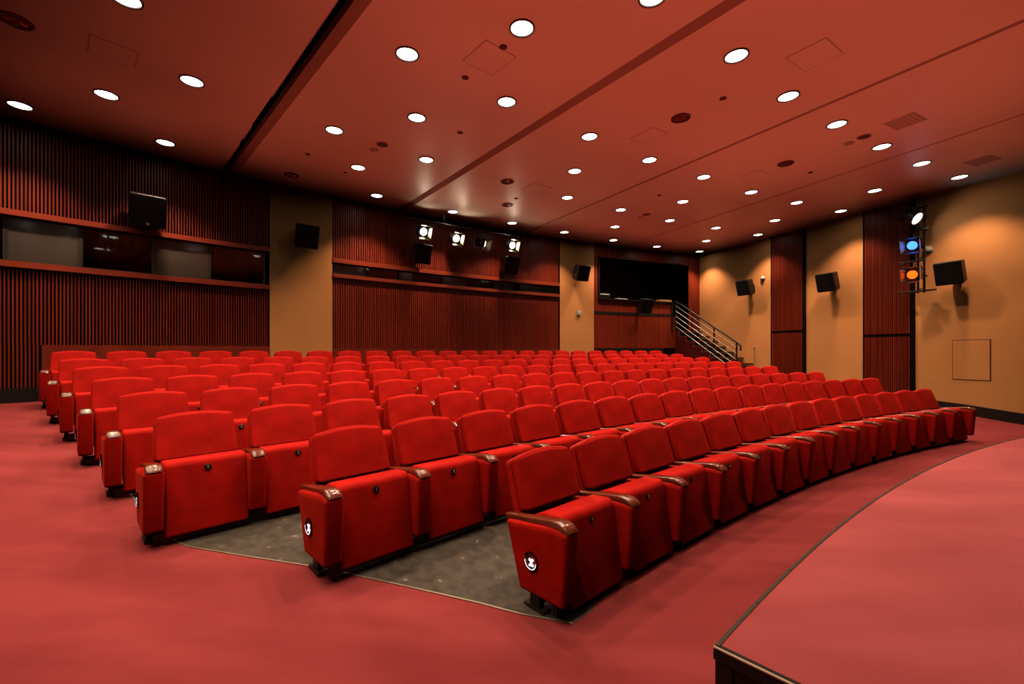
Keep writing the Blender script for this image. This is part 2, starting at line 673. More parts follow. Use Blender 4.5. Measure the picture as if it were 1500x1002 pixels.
window(1, 41.90, 52.4, 2.735, 3.41, [(41.90, 43.44, 0), (43.48, 44.82, 1), (44.86, 46.36, 0), (46.40, 47.69, 1), (47.74, 49.2, 0), (49.24, 50.7, 1), (50.74, 52.4, 0)])
window(2, 28.68, 39.58, 3.11, 3.365, [(38.37, 39.58, 1), (36.99, 38.37, 0), (36.36, 36.99, 1), (35.0, 36.36, 0), (33.81, 35.0, 1), (32.37, 33.81, 0), (31.3, 32.37, 1), (30.88, 31.3, 0), (28.68, 30.88, 1)])


def curtain(t0, t1, label):
    mb = MB()
    n = 60
    vs = []
    for i in range(n + 1):
        th = t0 + (t1 - t0) * i / n
        R = RB + .35 + .03 * math.sin(i * .95) + .012 * math.sin(i * 2.3)
        vs += [P(R, th, 2.3), P(R, th, 3.9)]
    mb.add(vs, [(2 * i, 2 * i + 1, 2 * i + 3, 2 * i + 2) for i in range(n)])
    o = obj('curtain', mb, M['curtain'], None, smooth=True)
    tag(o, label, 'curtain', 'dark red curtains behind the booth windows')


curtain(44.9, 46.0, 'dark red curtain behind the window glass left of the large speaker')
curtain(42.25, 43.45, 'dark red curtain behind the window glass beside the tan pillar')

# projection booth opening at the right end
mb = MB()
mb.arc_bar(RW - .03, RW + .5, 20.92, 26.04, 3.05, 3.09)
mb.arc_bar(RW - .01, RB, 26.02, 26.10, 3.05, 4.42)
mb.arc_bar(RW + .0, RB + .02, 20.86, 20.95, 2.04, 3.07)
struct('trim_17', mb, M['black'])
mb = MB()
mb.arc_bar(RW + .0, RW + .30, 25.30, 26.0, 3.09, 3.20)
mb.arc_bar(RW - .006, RW + .0, 25.36, 25.94, 3.11, 3.18)
o = obj('control_console', mb, M['speaker'], bevel=.006)
tag(o, 'low black console on the left end of the projection booth ledge', 'console')
mb = MB()
mb.arc_bar(RW - .01, RW + .27, 25.34, 25.97, 3.20, 3.235)
mb.arc_bar(RW + .0, RW + .25, 25.40, 25.90, 3.235, 3.245)
o = obj('paper_stack', mb, M['paper'])
tag(o, 'stack of white papers on top of the black console in the booth opening', 'papers')
mb = MB()
mb.arc_bar(RW - .025, RW + .2, 24.15, 24.85, 3.09, 3.115)
mb.arc_bar(RW + .0, RW + .18, 24.35, 24.8, 3.115, 3.125)
o = obj('paper_sheet', mb, M['paper'])
tag(o, 'loose pale sheets on the booth ledge left of the black speaker', 'papers')
mb = MB()
mb.arc_bar(RW - .02, RW + .2, 21.0, 21.85, 3.09, 3.155)
mb.arc_bar(RW - .022, RW + .1, 21.3, 21.5, 3.10, 3.157)
o = obj('card_box', mb, M['box_orange'], bevel=.006)
tag(o, 'flat orange cardboard box on the right end of the projection booth ledge', 'box')

# ------------------------------------------------------------------ right wall
WL = 20.0


def wall_quad(s0, s1, z0, z1, off=0.0):
    return [RWP(s0, off, z0), RWP(s1, off, z0), RWP(s1, off, z1), RWP(s0, off, z1)]


def wall_box(mb, s0, s1, z0, z1, o0, o1):
    return mb.hexa([RWP(s0, o0, z0), RWP(s1, o0, z0), RWP(s1, o1, z0), RWP(s0, o1, z0),
                    RWP(s0, o0, z1), RWP(s1, o0, z1), RWP(s1, o1, z1), RWP(s0, o1, z1)])


PIL = [(2.965, 4.016), (5.442, 6.487)]
mb = MB()
mb.add(wall_quad(-.3, WL, -.05, ZT), [(0, 1, 2, 3)])
struct('wall_right', mb, M['tan'])
k = 18
for s0, s1 in PIL:
    mb = MB()
    wall_box(mb, s0, s1, .0, 5.15, .001, .012)
    wall_box(mb, s0, s0 + .03, 0, 5.15, .012, .03)
    wall_box(mb, s1 - .07, s1, 0, 5.15, .012, .03)
    struct('trim_%d' % k, mb, M['slatback'])
    mb = MB()
    zc = 1.95 if k == 18 else 1.765
    n = 25
    for i in range(n):
        a = s0 + .04 + (s1 - s0 - .12) * i / n
        wd_ = (s1 - s0 - .12) / n * (.40 if i % 4 else .52)
        wall_box(mb, a, a + wd_, .0, zc - .035, .012, .030)
        wall_box(mb, a, a + wd_, zc + .035, 5.1, .012, .030)
    struct('trim_%d' % (k + 1), mb, M['wood'])
    k += 2
mb = MB()
for i in range(60):
    s0, s1 = i * WL / 60, (i + 1) * WL / 60
    za, zb = [floor_z((RWP(s) - Vector((CX, CY, 0))).length) for s in (s0, s1)]
    mb.hexa([RWP(s0, 0, za - .02), RWP(s1, 0, zb - .02), RWP(s1, .02, zb - .02), RWP(s0, .02, za - .02),
             RWP(s0, 0, za + .21), RWP(s1, 0, zb + .21), RWP(s1, .02, zb + .21), RWP(s0, .02, za + .21)])
struct('baseboard_right', mb, M['skirting'])
# access hatch
t = thing('access_hatch', 'square tan access hatch with dark seam, flush in the right wall', 'hatch', RWP(7.418, 0, .81))
inv = Matrix.Translation(-RWP(7.418, 0, .81))
mb = MB()
for a in ((7.122, 7.714, .81, .822), (7.122, 7.714, 1.623, 1.635), (7.122, 7.134, .81, 1.635), (7.694, 7.714, .81, 1.635)):
    wall_box(mb, *a, .001, .004)
mb.v = [tuple(inv @ Vector(q)) for q in mb.v]
obj('hatch_seam', mb, M['copper'], t)
mb = MB()
wall_box(mb, 7.134, 7.694, .822, 1.623, .001, .009)
mb.v = [tuple(inv @ Vector(q)) for q in mb.v]
obj('hatch_door', mb, M['tan'], t)
# thin rod against the wall
mb = MB()
b0 = RWP(2.434, .06)
fz = floor_z((RWP(2.434) - Vector((CX, CY, 0))).length)
mb.tube([(b0.x, b0.y, fz), (b0.x, b0.y, 1.46)], .009)
t = thing('standing_rod', 'thin upright metal rod with small knob before the tan right wall', 'rod')
obj('rod', mb, M['steel'], t)
obj('knob', MB().lathe([(.0, 1.455), (.018, 1.462), (.022, 1.478), (.014, 1.495), (0.001, 1.50)], 10, c=(b0.x, b0.y, 0)), M['darksteel'], t, smooth=True)
# round white wall devices and a small white box
def wall_dome(s, z, label, size=.075):
    base = RWP(s, 0, z)
    q = WN.to_track_quat('Z', 'Y').to_matrix()
    t = thing('wall_sensor', label, 'sensor', base, group='round white wall sensors')
    obj('base_plate', MB().lathe([(size, 0), (size, .02), (size * .92, .03)], 20, mtx=q), M['white'], t, smooth=True)
    obj('dome', MB().lathe([(size * .8, .03), (size * .72, .055), (size * .45, .078), (.005, .088)], 20, mtx=q), M['white'], t, smooth=True)


wall_dome(2.693, 3.6, 'round white wall sensor left of the farther slatted strip, beside a speaker')
wall_dome(6.72, 3.61, 'round white wall sensor between the blue spotlight and the nearest wall speaker', .085)
q0 = P(RW, 27.42, 2.58)
t = thing('wall_switch_box', 'small white box on the far tan pillar below the speaker', 'switch', q0, rad(27.42))
obj('housing', MB().box((0, -.03, 0), (.12, .06, .14)), M['white'], t, bevel=.008)
obj('cover', MB().box((0, -.065, .01), (.08, .012, .08)), M['white'], t, bevel=.004)

# remaining walls of the hall, behind and beside the camera
mb = MB()
mb.add([P(RF, TL, -.1), P(RW + .2, TL, -.1), P(RW + .2, TL, ZT), P(RF, TL, ZT)], [(0, 1, 2, 3)])
struct('wall_left', mb, M['hall_end'])
mb = MB().cyl_patch(RF, 8, TL, -.1, ZT)
struct('wall_front', mb, M['hall_end'])

# ------------------------------------------------------------------ ceiling
JT = [43.2, 37.15, 30.85, 24.6]
bounds = [(43.2, TL + .3), (37.15, 43.2), (30.85, 37.15), (24.6, 30.85), (17.0, 24.6)]
gapw = [0, .15, .045, .015, .008]
bevw = [0, .10, .12, .055, .03]
bevh = [0, .05, .07, .035, .018]
RC = RW - .09
mb_all = MB()
for i, (t0, t1) in enumerate(bounds):
    nR = 30
    sect = []
    for j in range(nR + 1):
        R = RF - .3 + (RC - RF + .3) * j / nR
        dg = lambda m_: math.degrees(m_ / R)
        # across the panel, from its left riser to its right edge
        prof = [(t1 - dg(gapw[i]), HC + .16), (t1 - dg(gapw[i]), HC + bevh[i] + .001), (t1 - dg(gapw[i] + bevw[i]), HC + .0)]
        m_ = 6
        tl = t1 - dg(gapw[i] + bevw[i])
        for q in range(1, m_ + 1):
            prof.append((tl + (t0 - tl) * q / m_, HC))
        prof.append((t0, HC + .16))
        sect.append([P(R, a_, z_) for a_, z_ in prof])
    K = len(sect[0])
    vs = [p for s_ in sect for p in s_]
    fs = [(j * K + q, j * K + q + 1, (j + 1) * K + q + 1, (j + 1) * K + q) for j in range(nR) for q in range(K - 1)]
    mb_all.add(vs, fs)
    # end face over the wall gap
    mb_all.add([*sect[-1]], [tuple(range(K))])
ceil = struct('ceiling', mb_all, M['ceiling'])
ceil.data.materials.append(M['bevel_shade'])
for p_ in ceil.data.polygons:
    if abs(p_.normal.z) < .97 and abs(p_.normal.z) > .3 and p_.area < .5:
        p_.material_index = 1  # bevel faces coloured darker to stand in for their shade
mb = MB()
n = 20
vs = []
for i in range(n + 1):
    th = 8 + (TL + 1 - 8) * i / n
    vs += [P(RF - .3, th, HC + .42), P(RW + .1, th, HC + .42)]
mb.add(vs, [(2 * i, 2 * i + 1, 2 * i + 3, 2 * i + 2) for i in range(n)])
struct('ceiling_void', mb, M['void'])
# thin fluorescent trough pieces inside the widest joint
mb = MB()
for r0, r1 in ((24.0, 30.5), (31.55, 32.1), (32.35, 33.3)):
    mb.add([], [])
    a0 = math.degrees(.03 / 30)
    mb.arc_bar(r0, r1, 43.2 - .045, 43.2 - .005, HC + .02, HC + .05, step=1)
struct('trim_22', mb, M['vent'])

# ---- downlights
def lamp_meshes():
    ring = MB().lathe([(.135, .0), (.135, -.012), (.118, -.014), (.112, .0)], 32, close=False)
    face = MB().lathe([(.112, -.004), (.06, -.006), (.002, -.007)], 32, close=False)
    cup = MB().lathe([(.112, -.002), (.095, .05), (.06, .085), (.002, .1)], 24, close=False)
    return ring.mesh('trim_ring', True), face.mesh('diffuser', True), cup.mesh('reflector', True)


ring_me, face_me, cup_me = lamp_meshes()
ring_me.materials.append(M['ring'])
face_me.materials.append(M['lampface'])
cup_me.materials.append(M['redcup'])
bulb_me = MB().lathe([(.002, -.001), (.02, .0), (.03, .02), (.022, .05), (.012, .07)], 12).mesh('bulb', True)
bulb_me.materials.append(M['chrome'])
cupback_me = MB().lathe([(.114, -.001), (.002, -.0012)], 24, close=False).mesh('dark_cup', True)
cupback_me.materials.append(M['hole'])

GRID = {  # panel: [(theta, [(R, lit)])]
    0: [(47.46, [(33.14, 1), (30.84, 0)]), (46.07, [(31.93, 1), (29.64, 1)]), (44.73, [(33.07, 1), (30.77, 1)])],
    1: [(41.42, [(33.09, 0), (30.79, 1), (28.48, 1)]), (39.94, [(31.91, 1), (29.64, 1), (27.33, 1)]), (38.45, [(33.12, 1), (30.82, 1), (28.50, 1), (26.23, 1)])],
    2: [(35.2, [(33.11, 1), (30.78, 0), (28.50, 1), (26.17, 1)]), (33.77, [(31.94, 0), (29.63, 1), (27.35, 0)]), (32.22, [(33.10, 1), (30.81, 1), (28.54, 1), (26.23, 1), (24.13, 1)])],
    3: [(29.2, [(33.12, 1), (30.83, 1), (28.54, 1), (26.25, 1)]), (27.62, [(32.01, 1), (29.72, 1), (27.42, 0)]), (26.0, [(33.18, 1), (30.91, 1), (28.63, 1), (26.30, 1)])],
    4: [(22.9, [(33.27, 1), (30.92, 1), (28.66, 1), (26.37, 1)]), (21.3, [(32.11, 1), (29.81, 1), (27.52, 1)]), (19.75, [(33.32, 1), (31.01, 1), (28.69, 1), (26.47, 1)])],
}
PANEL = ['leftmost ceiling panel', 'second ceiling panel from left', 'middle ceiling panel', 'fourth ceiling panel from left', 'rightmost ceiling panel']
LAMP_W = 175.0
LAMP_ANG = 102
LAMP_BL = .65
UP_FILLS = [(t_, r_, 54.0, 100, 1.25) for r_ in (24.0, 26.4, 28.8) for t_ in (43.5, 40.2, 36.6, 32.9, 29.2, 25.7)] + [(t_, 31.2, 50.0, 74, 1.25) for t_ in (44.3, 40.8, 37.1, 33.4, 29.7, 26, 22.6)]
UP_FILLS += [(46.5 - 2.75 * q_, 32.25, 15.0 if q_ < 4 else 26.0, 58, 2.1) for q_ in range(10)] + [(th_right(r_) + math.degrees(1.6 / r_), r_, 22.0, 60, 2.1) for r_ in (30.6, 28.9, 27.2, 25.5)]
LAMP_COL = (1.0, .70, .48)
for pn, cols in GRID.items():
    for ci, (th, ls) in enumerate(cols):
        for li, (R, lit) in enumerate(ls):
            p = P(R, th, HC)
            if lit:
                lab = 'lit round downlight, %s from back wall in %s column of %s' % (ORD[li + 1], ('left', 'centre', 'right')[ci], PANEL[pn])
            else:
                lab = 'unlit reddish downlight, %s from back wall in %s column of %s' % (ORD[li + 1], ('left', 'centre', 'right')[ci], PANEL[pn])
            t = thing('ceiling_downlight', lab, 'downlight', p, group='round ceiling downlights')
            link('trim_ring', ring_me, None, t)
            if lit:
                link('diffuser', face_me, None, t)
                lamp('downlight_beam', (p.x, p.y, HC - .03), (p.x, p.y, 0), LAMP_W * (1 if R > 27 else .95), LAMP_ANG, LAMP_BL, LAMP_COL, .09, t)
            else:
                link('reflector', cupback_me, None, t, loc=(0, 0, -.002))
                mb = MB()
                for a_ in (0, 1.1, 2.5, 3.9, 5.1):
                    mb.tube([(.03 * math.cos(a_), .03 * math.sin(a_), -.006), (.085 * math.cos(a_), .085 * math.sin(a_), -.006)], .010, 6)
                obj('bulb', mb, M['redcup'], t, smooth=True)
# downlights of the same pattern over the stage and the left part of the hall, outside the photograph
OUT = [(50.5, (33.1, 30.8, 28.5, 26.2, 23.9)), (49.0, (31.9, 29.6, 27.3, 25.0, 22.7)), (47.46, (28.5, 26.2, 23.9, 21.6)), (46.07, (27.3, 25.0, 22.7)), (44.73, (28.5, 26.2, 23.9)), (41.42, (26.2, 23.9))]
for ci, (th, rs) in enumerate(OUT):
    for li, R in enumerate(rs):
        p = P(R, th, HC)
        t = thing('ceiling_downlight', 'lit round downlight above the left aisle, %s of the %s column from the left wall' % (ORD[li + 1], ORD[ci + 1]), 'downlight', p, group='round ceiling downlights')
        link('trim_ring', ring_me, None, t)
        link('diffuser', face_me, None, t)
        if R > 24.5:
            lamp('downlight_beam', (p.x, p.y, HC - .03), (p.x, p.y, 0), LAMP_W * (.6 if R > 29 else .5), LAMP_ANG, LAMP_BL, LAMP_COL, .09, t)
# added unseen lamps above the seats, standing in for reddish bounce on the ceiling
for th, R, e_, an, z_up in UP_FILLS:
    p = P(R, th, z_up)
    lamp('ceiling_fill', (p.x, p.y, p.z), (p.x, p.y, HC), e_ * 1.06, an, 1.0, (1, .145, .08), .35)

# ---- small ceiling items
def disc_item(name, label, cat, th, R, r, m, group, ring_=False):
    p = P(R, th, HC)
    t = thing(name, label, cat, p, rad(th), group=group)
    obj('plate', MB().lathe([(r, 0), (r, -.006), (r * .85, -.009), (.002, -.010)], 18, close=False), m, t, smooth=True)
    if ring_:
        obj('bezel', MB().lathe([(r * 1.25, .0), (r * 1.25, -.005), (r, -.008), (r, .0)], 18, close=False), M['seam'], t, smooth=True)


for i, (th, R, lab) in enumerate([
        (41.50, 31.93, 'small dark sprinkler cover near the back wall, second ceiling panel from left'),
        (39.88, 27.68, 'small dark sprinkler cover beside the flaring downlight at the top'),
        (39.91, 28.41, 'small dark sprinkler cover just below the upper ceiling hatch'),
        (38.54, 29.62, 'small dark sprinkler cover right of a lit downlight, second ceiling panel'),
        (40.12, 32.30, 'tiny dark sprinkler cover near the back of the second ceiling panel'),
        (33.90, 31.48, 'small dark sprinkler cover between two unlit downlights near the stage spotlights'),
        (29.13, 29.68, 'small dark sprinkler cover in the left column of the fourth ceiling panel'),
        (33.69, 26.73, 'small dark sprinkler cover right of the unlit downlight, middle ceiling panel'),
        (25.91, 27.45, 'small dark sprinkler cover at the right edge of the fourth ceiling panel')]):
    disc_item('sprinkler_cover', lab, 'sprinkler', th, R, .045 if i != 4 else .03, M['hole'], 'dark sprinkler covers in the ceiling')
for th, R, lab in [(40.01, 30.76, 'round dark ceiling speaker in the second ceiling panel, beside a smoke detector'),
                   (27.69, 30.80, 'round dark ceiling speaker at the back of the fourth ceiling panel'),
                   (27.44, 26.25, 'round dark ceiling speaker near the recessed square vent at right')]:
    disc_item('ceiling_speaker', lab, 'speaker', th, R, .085, M['hole'], 'round ceiling speakers', True)
for th, R, lab in [(40.04, 31.04, 'small pale smoke detector in the second ceiling panel, behind a ceiling speaker'),
                   (27.60, 31.07, 'small pale smoke detector at the back of the fourth ceiling panel'),
                   (27.34, 26.48, 'small pale smoke detector near the recessed square vent at right')]:
    p = P(R, th, HC)
    t = thing('smoke_detector', lab, 'detector', p, group='smoke detectors on the ceiling')
    obj('base', MB().lathe([(.075, 0), (.075, -.018), (.065, -.022)], 18), M['ceiling'], t, smooth=True)
    obj('sensor_head', MB().lathe([(.055, -.02), (.05, -.04), (.02, -.05), (.002, -.05)], 18), M['ceiling'], t, smooth=True)


def hatch(t0, t1, r0, r1, label, vent=False):
    c = P((r0 + r1) / 2, (t0 + t1) / 2, HC)
    inv = Matrix.Translation(-c)
    t = thing('ceiling_vent' if vent else 'ceiling_hatch', label, 'vent' if vent else 'hatch', c)
    g = .012
    dg = math.degrees(g / 28)

    def tr(mb):
        mb.v = [tuple(inv @ Vector(q)) for q in mb.v]
        return mb
    if vent:
        obj('vent_panel', tr(MB().arc_bar(r0, r1, t0, t1, HC - .004, HC, 1)), M['vent'], t)
        mb = MB()
        for q in range(7):
            a_ = r0 + .03 + (r1 - r0 - .06) * q / 6
            mb.arc_bar(a_ - .008, a_ + .008, t0 + .06, t1 - .06, HC - .008, HC - .004, 1)
        obj('louvre', tr(mb), M['vent'], t)
    else:
        mb = MB()
        mb.arc_bar(r0, r0 + g, t0, t1, HC - .003, HC, 1)
        mb.arc_bar(r1 - g, r1, t0, t1, HC - .003, HC, 1)
        mb.arc_bar(r0, r1, t0, t0 + dg, HC - .003, HC, 1)
        mb.arc_bar(r0, r1, t1 - dg, t1, HC - .003, HC, 1)
        obj('hatch_seam', tr(mb), M['seam'], t)
        obj('hatch_door', tr(MB().arc_bar(r0 + g, r1 - g, t0 + dg, t1 - dg, HC - .0045, HC, 1)), M['ceiling'], t)


hatch(45.71, 46.48, 30.55, 30.96, 'flush rectangular ceiling hatch in the leftmost ceiling panel')
hatch(39.42, 40.33, 27.71, 28.17, 'flush rectangular ceiling hatch in the second ceiling panel below the flaring downlights')
hatch(33.41, 34.29, 30.53, 30.95, 'flush ceiling hatch in the middle panel, near an unlit downlight at the back')
hatch(33.31, 34.02, 27.74, 28.20, 'flush ceiling hatch in the middle panel, beyond the nearer unlit downlight')
hatch(33.05, 34.08, 25.46, 25.87, 'flush ceiling hatch nearest the stage in the middle ceiling panel')
hatch(27.15, 27.95, 27.83, 28.22, 'flush ceiling hatch in the fourth ceiling panel near its unlit downlight')
hatch(26.95, 27.91, 25.55, 25.92, 'darker square vent in the fourth ceiling panel, at upper right', True)
hatch(20.55, 21.48, 25.72, 26.08, 'darker square vent in the rightmost ceiling panel above the right wall', True)

# ------------------------------------------------------------------ wall speakers
def speaker_meshes():
    wd_, hh, dp = .46, .48, .30
    out = roundpoly([(-wd_ / 2, -hh / 2), (wd_ / 2, -hh / 2), (wd_ / 2, hh / 2), (-wd_ / 2, hh / 2)], [.035] * 4, 4)
    # cabinet narrows a little to the back: x right, y towards the wall, z up
    cab = pillow(out, dp, .025, lambda x, z, y: Vector((x * (1 - .28 * y / dp), y, z * (1 - .10 * y / dp))))
    gri = pillow([p * .93 for p in out], .02, .008, lambda x, z, y: Vector((x, y - .008, z)))
    bra = MB().box((0, dp + .03, -.10), (.10, .16, .16)).box((0, dp + .10, -.10), (.18, .03, .26))
    return cab.mesh('cabinet', True), gri.mesh('grille', True), bra.mesh('bracket')


cab_me, gri_me, bra_me = speaker_meshes()
cab_me.materials.append(M['speaker'])
gri_me.materials.append(M['grille'])
bra_me.materials.append(M['speaker'])
logo_me = MB().box((0, -.012, -.19), (.03, .006, .035)).mesh('maker_badge')
logo_me.materials.append(M['trimmetal'])


def speaker(center, rotz, label, pitch=14, yaw=0, badge=False, sc=1.0):
    mtx = Matrix.Translation(center) @ Matrix.Rotation(rotz + rad(yaw), 4, 'Z') @ Matrix.Rotation(rad(pitch), 4, 'X') @ Matrix.Scale(sc, 4)
    t = thing('wall_speaker', label, 'speaker', group='black wall speakers', mtx=mtx)
    link('cabinet', cab_me, None, t)
    link('grille', gri_me, None, t)
    link('bracket', bra_me, None, t)
    if badge:
        link('badge', logo_me, None, t)


for th, z, lab, sc, bd in [
        (45.05, 3.71, 'large black wall speaker above the booth windows on the left', 1.10, True),
        (40.75, 3.73, 'black wall speaker high on the near tan pillar', 1.0, False),
        (36.30, 3.73, 'black wall speaker below the leftmost stage spotlight', 1.0, False),
        (31.87, 3.73, 'black wall speaker below the rightmost stage spotlight', 1.0, False),
        (27.62, 3.73, 'black wall speaker on the far tan pillar above the white box', 1.0, False),
        (23.35, 2.84, 'black wall speaker hanging low below the projection booth ledge', 1.0, False)]:
    c = P(RW - .44, th, z)
    speaker(c, rad(th), lab, 17, badge=bd, sc=sc)
RWROT = math.atan2(-WN.x, WN.y) + PI      # so that local -y points into the room
for s, z, lab in [(2.33, 3.33, 'black wall speaker farthest back on the right wall, next to the stairs'),
                  (4.80, 3.14, 'black wall speaker between the two slatted strips of the right wall'),
                  (7.24, 2.98, 'black wall speaker nearest the stage on the right wall, beside coloured spotlights')]:
    speaker(RWP(s, .44, z), RWROT, lab, 14)

# ------------------------------------------------------------------ stage spotlights
def spotlight(name, pos, target, label, lens, energy, color, hang_z, group, size=1.0, flaps=(1, 1, 1, 1), size_deg=40, hang_to=None, lit_side=None):
    pos = Vector(pos)
    d = (Vector(target) - pos).normalized()
    mtx = Matrix.Translation(pos) @ d.to_track_quat('-Z', 'Y').to_matrix().to_4x4()
    t = thing(name, label, 'spotlight', group=group, mtx=mtx)
    s = size
    body = MB().lathe([(.05 * s, .26 * s), (.095 * s, .24 * s), (.105 * s, .10 * s), (.105 * s, .0), (.118 * s, -.005), (.118 * s, -.03 * s), (.098 * s, -.03 * s), (.094 * s, -.012)], 20, close=False)
    body.lathe([(.002, .262 * s), (.05 * s, .26 * s)], 20, close=False)
    for q in range(4):
        body.box((0, 0, (.12 + .03 * q) * s), (.222 * s, .222 * s, .008 * s))
    obj('housing', body, M['canmetal'], t, smooth=True)
    obj('lens', MB().lathe([(.095 * s, -.014 * s), (.06 * s, -.028 * s), (.002, -.034 * s)], 20, close=False), lens, t, smooth=True)
    for q, (ax, on) in enumerate(zip(((1, 0), (-1, 0), (0, 1), (0, -1)), flaps)):
        if not on:
            continue
        mb = MB()
        ex = Vector((ax[0], ax[1], 0))
        ey = Vector((-ax[1], ax[0], 0))
        a = ex * .115 * s
        b = ex * .175 * s + Vector((0, 0, -.14 * s))
        th_ = Vector((ex.x, ex.y, .3)) * .004
        mb.hexa([a - ey * .10 * s, a + ey * .10 * s, b + ey * .14 * s, b - ey * .14 * s,
                 a - ey * .10 * s + th_, a + ey * .10 * s + th_, b + ey * .14 * s + th_, b - ey * .14 * s + th_])
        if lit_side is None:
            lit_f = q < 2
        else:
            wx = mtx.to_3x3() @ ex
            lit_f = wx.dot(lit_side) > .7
        obj('barn_door', mb, M['flap_lit'] if lit_f else M['canmetal'], t)  # light falling on these leaves is put into a paler colour
    # yoke and clamp in world space, brought into the local frame
    inv = mtx.inverted()
    mb = MB()
    side = d.cross(Vector((0, 0, 1))).normalized()
    mid = pos - d * .10 * s
    for q in (-1, 1):
        e0 = mid + side * q * .13 * s
        mb.tube([e0, e0 + Vector((0, 0, .17 * s))], .009, 6)
    mb.tube([mid + side * .13 * s + Vector((0, 0, .17 * s)), mid - side * .13 * s + Vector((0, 0, .17 * s))], .010, 6)
    mb.v = [tuple(inv @ Vector(q)) for q in mb.v]
    obj('yoke', mb, M['canmetal'], t)
    mb = MB()
    top = mid + Vector((0, 0, .17 * s))
    if hang_to is None:
        hang_to = Vector((top.x, top.y, hang_z))
    mb.tube([top, Vector(hang_to)], .014, 8)
    mb.v = [tuple(inv @ Vector(q)) for q in mb.v]
    obj('clamp', mb, M['copper'], t)
    if energy:
        lamp('spot_beam', pos + d * .05, target, energy, size_deg, .5, color, .05, t)
    return t


WARM = lens_mat('spot_lens_warm', (1.0, .88, .62), 30)
DIM = lens_mat('spot_lens_dim', (1.0, .9, .7), 2.2)
WHITE = lens_mat('spot_lens_white', (1.0, .95, .86), 14)
BLUE = lens_mat('spot_lens_blue', (.03, .13, 1.0), 5)
RED = lens_mat('spot_lens_red', (1.0, .085, .006), 3)
BAR_R, BAR_Z = RW - .5, 4.52
mb = MB()
mb.tube([P(BAR_R, 31.0 + q * .25, BAR_Z) for q in range(27)], .024, 10)
for th in (31.3, 33.2, 35.4, 37.2):
    mb.tube([P(BAR_R, th, BAR_Z), P(BAR_R, th, HC - .003)], .012, 6)
for th_ in (36.35, 34.6, 31.95):
    p_ = P(BAR_R - .12, th_, 4.36)
    lamp('spill_fill', p_, p_ + (P(BAR_R - 1.2, th_, HC + .3) - p_), 7, 130, .8, (1, .72, .5), .05)  # added upward lamp without fixture, for the spotlights' glow on the ceiling
o = obj('lighting_bar', mb, M['canmetal'], smooth=True)
tag(o, 'black pipe under the ceiling carrying four stage spotlights', 'lighting bar')
for th, z, lens, en, lab, tg in [
        (36.35, 4.25, WARM, 1400, 'brightly lit stage spotlight, leftmost of four on the back wall bar', (3.6, 2.4, .3)),
        (34.84, 4.22, WARM, 1400, 'lit stage spotlight, second from left on the back wall bar', (4.6, 2.8, .3)),
        (33.45, 4.20, DIM, 0, 'dim stage spotlight turned aside, third from left on the back wall bar', (10.5, 6.0, .3)),
        (31.95, 4.27, WARM, 1400, 'brightly lit stage spotlight, rightmost of four on the back wall bar', (6.4, 2.4, .3))]:
    p = P(BAR_R, th, z)
    spotlight('stage_spotlight', p, tg, lab, lens, en, (1, .84, .6), BAR_Z, 'spotlights on the back wall bar', .92, lit_side=Vector((.85, .5, 0)), hang_to=P(BAR_R, th, BAR_Z))

lamp('spill_fill', RWP(6.55, .45, 4.4), RWP(6.3, 1.2, HC + .2), 6, 130, .8, (1, .72, .5), .05)  # another added lamp, brightening the ceiling above the right wall spotlights
# coloured spotlights on a ladder frame by the right wall
LS = 6.64
mb = MB()
mb.tube([RWP(LS, .22, 2.66), RWP(LS, .22, 4.60)], .022, 8)
mb.tube([RWP(LS + .11, .22, 2.66), RWP(LS + .11, .22, 4.60)], .022, 8)
for q in range(9):
    z = 2.75 + q * .22
    mb.tube([RWP(LS, .22, z), RWP(LS + .11, .22, z)], .012, 6)
for z in (3.05, 4.35):
    mb.tube([RWP(LS + .05, .0, z), RWP(LS + .05, .22, z)], .016, 6)
t = thing('lighting_ladder', 'narrow black ladder frame on the right wall holding three coloured spotlights', 'lighting frame')
obj('frame', mb, M['canmetal'], t, smooth=True)
for z, a, b in ((2.70, -.34, .34), (3.36, -.30, .14), (4.02, -.22, .22), (4.50, -.2, .2)):
    obj('arm', MB().tube([RWP(LS + a, .27, z), RWP(LS + b, .27, z)], .02, 8), M['canmetal'], t, smooth=True)
spotlight('coloured_spotlight', RWP(LS + .10, .50, 4.24), (10.4, 4.0, .3), 'white lit spotlight at the top of the right wall frame', WHITE, 160, (1, .93, .8), 0,
          'spotlights on the right wall frame', 1.25, (0, 0, 0, 0), hang_to=RWP(LS + .05, .24, 4.36))
spotlight('coloured_spotlight', RWP(LS + .02, .46, 3.68), (1.0, 5.0, 1.6), 'blue lit spotlight in the middle of the right wall frame', BLUE, 12, (.05, .2, 1), 0,
          'spotlights on the right wall frame', .95, hang_to=RWP(LS - .05, .26, 3.98))
spotlight('coloured_spotlight', RWP(LS + .02, .46, 3.05), (1.0, 4.4, 1.3), 'orange red lit spotlight at the bottom of the right wall frame', RED, 14, (1, .15, .03), 0,
          'spotlights on the right wall frame', .95, hang_to=RWP(LS - .05, .26, 3.34))
mb = MB()
mb.tube([RWP(5.95 + .06 * q, .07 + .02 * math.sin(q), 4.62 - .42 * math.sin(PI * q / 10) - .02 * q) for q in range(11)], .007, 6)
o = obj('power_cable', mb, M['canmetal'], smooth=True)
tag(o, 'thin dark cable looping over the slatted strip beside the top spotlight', 'cable')

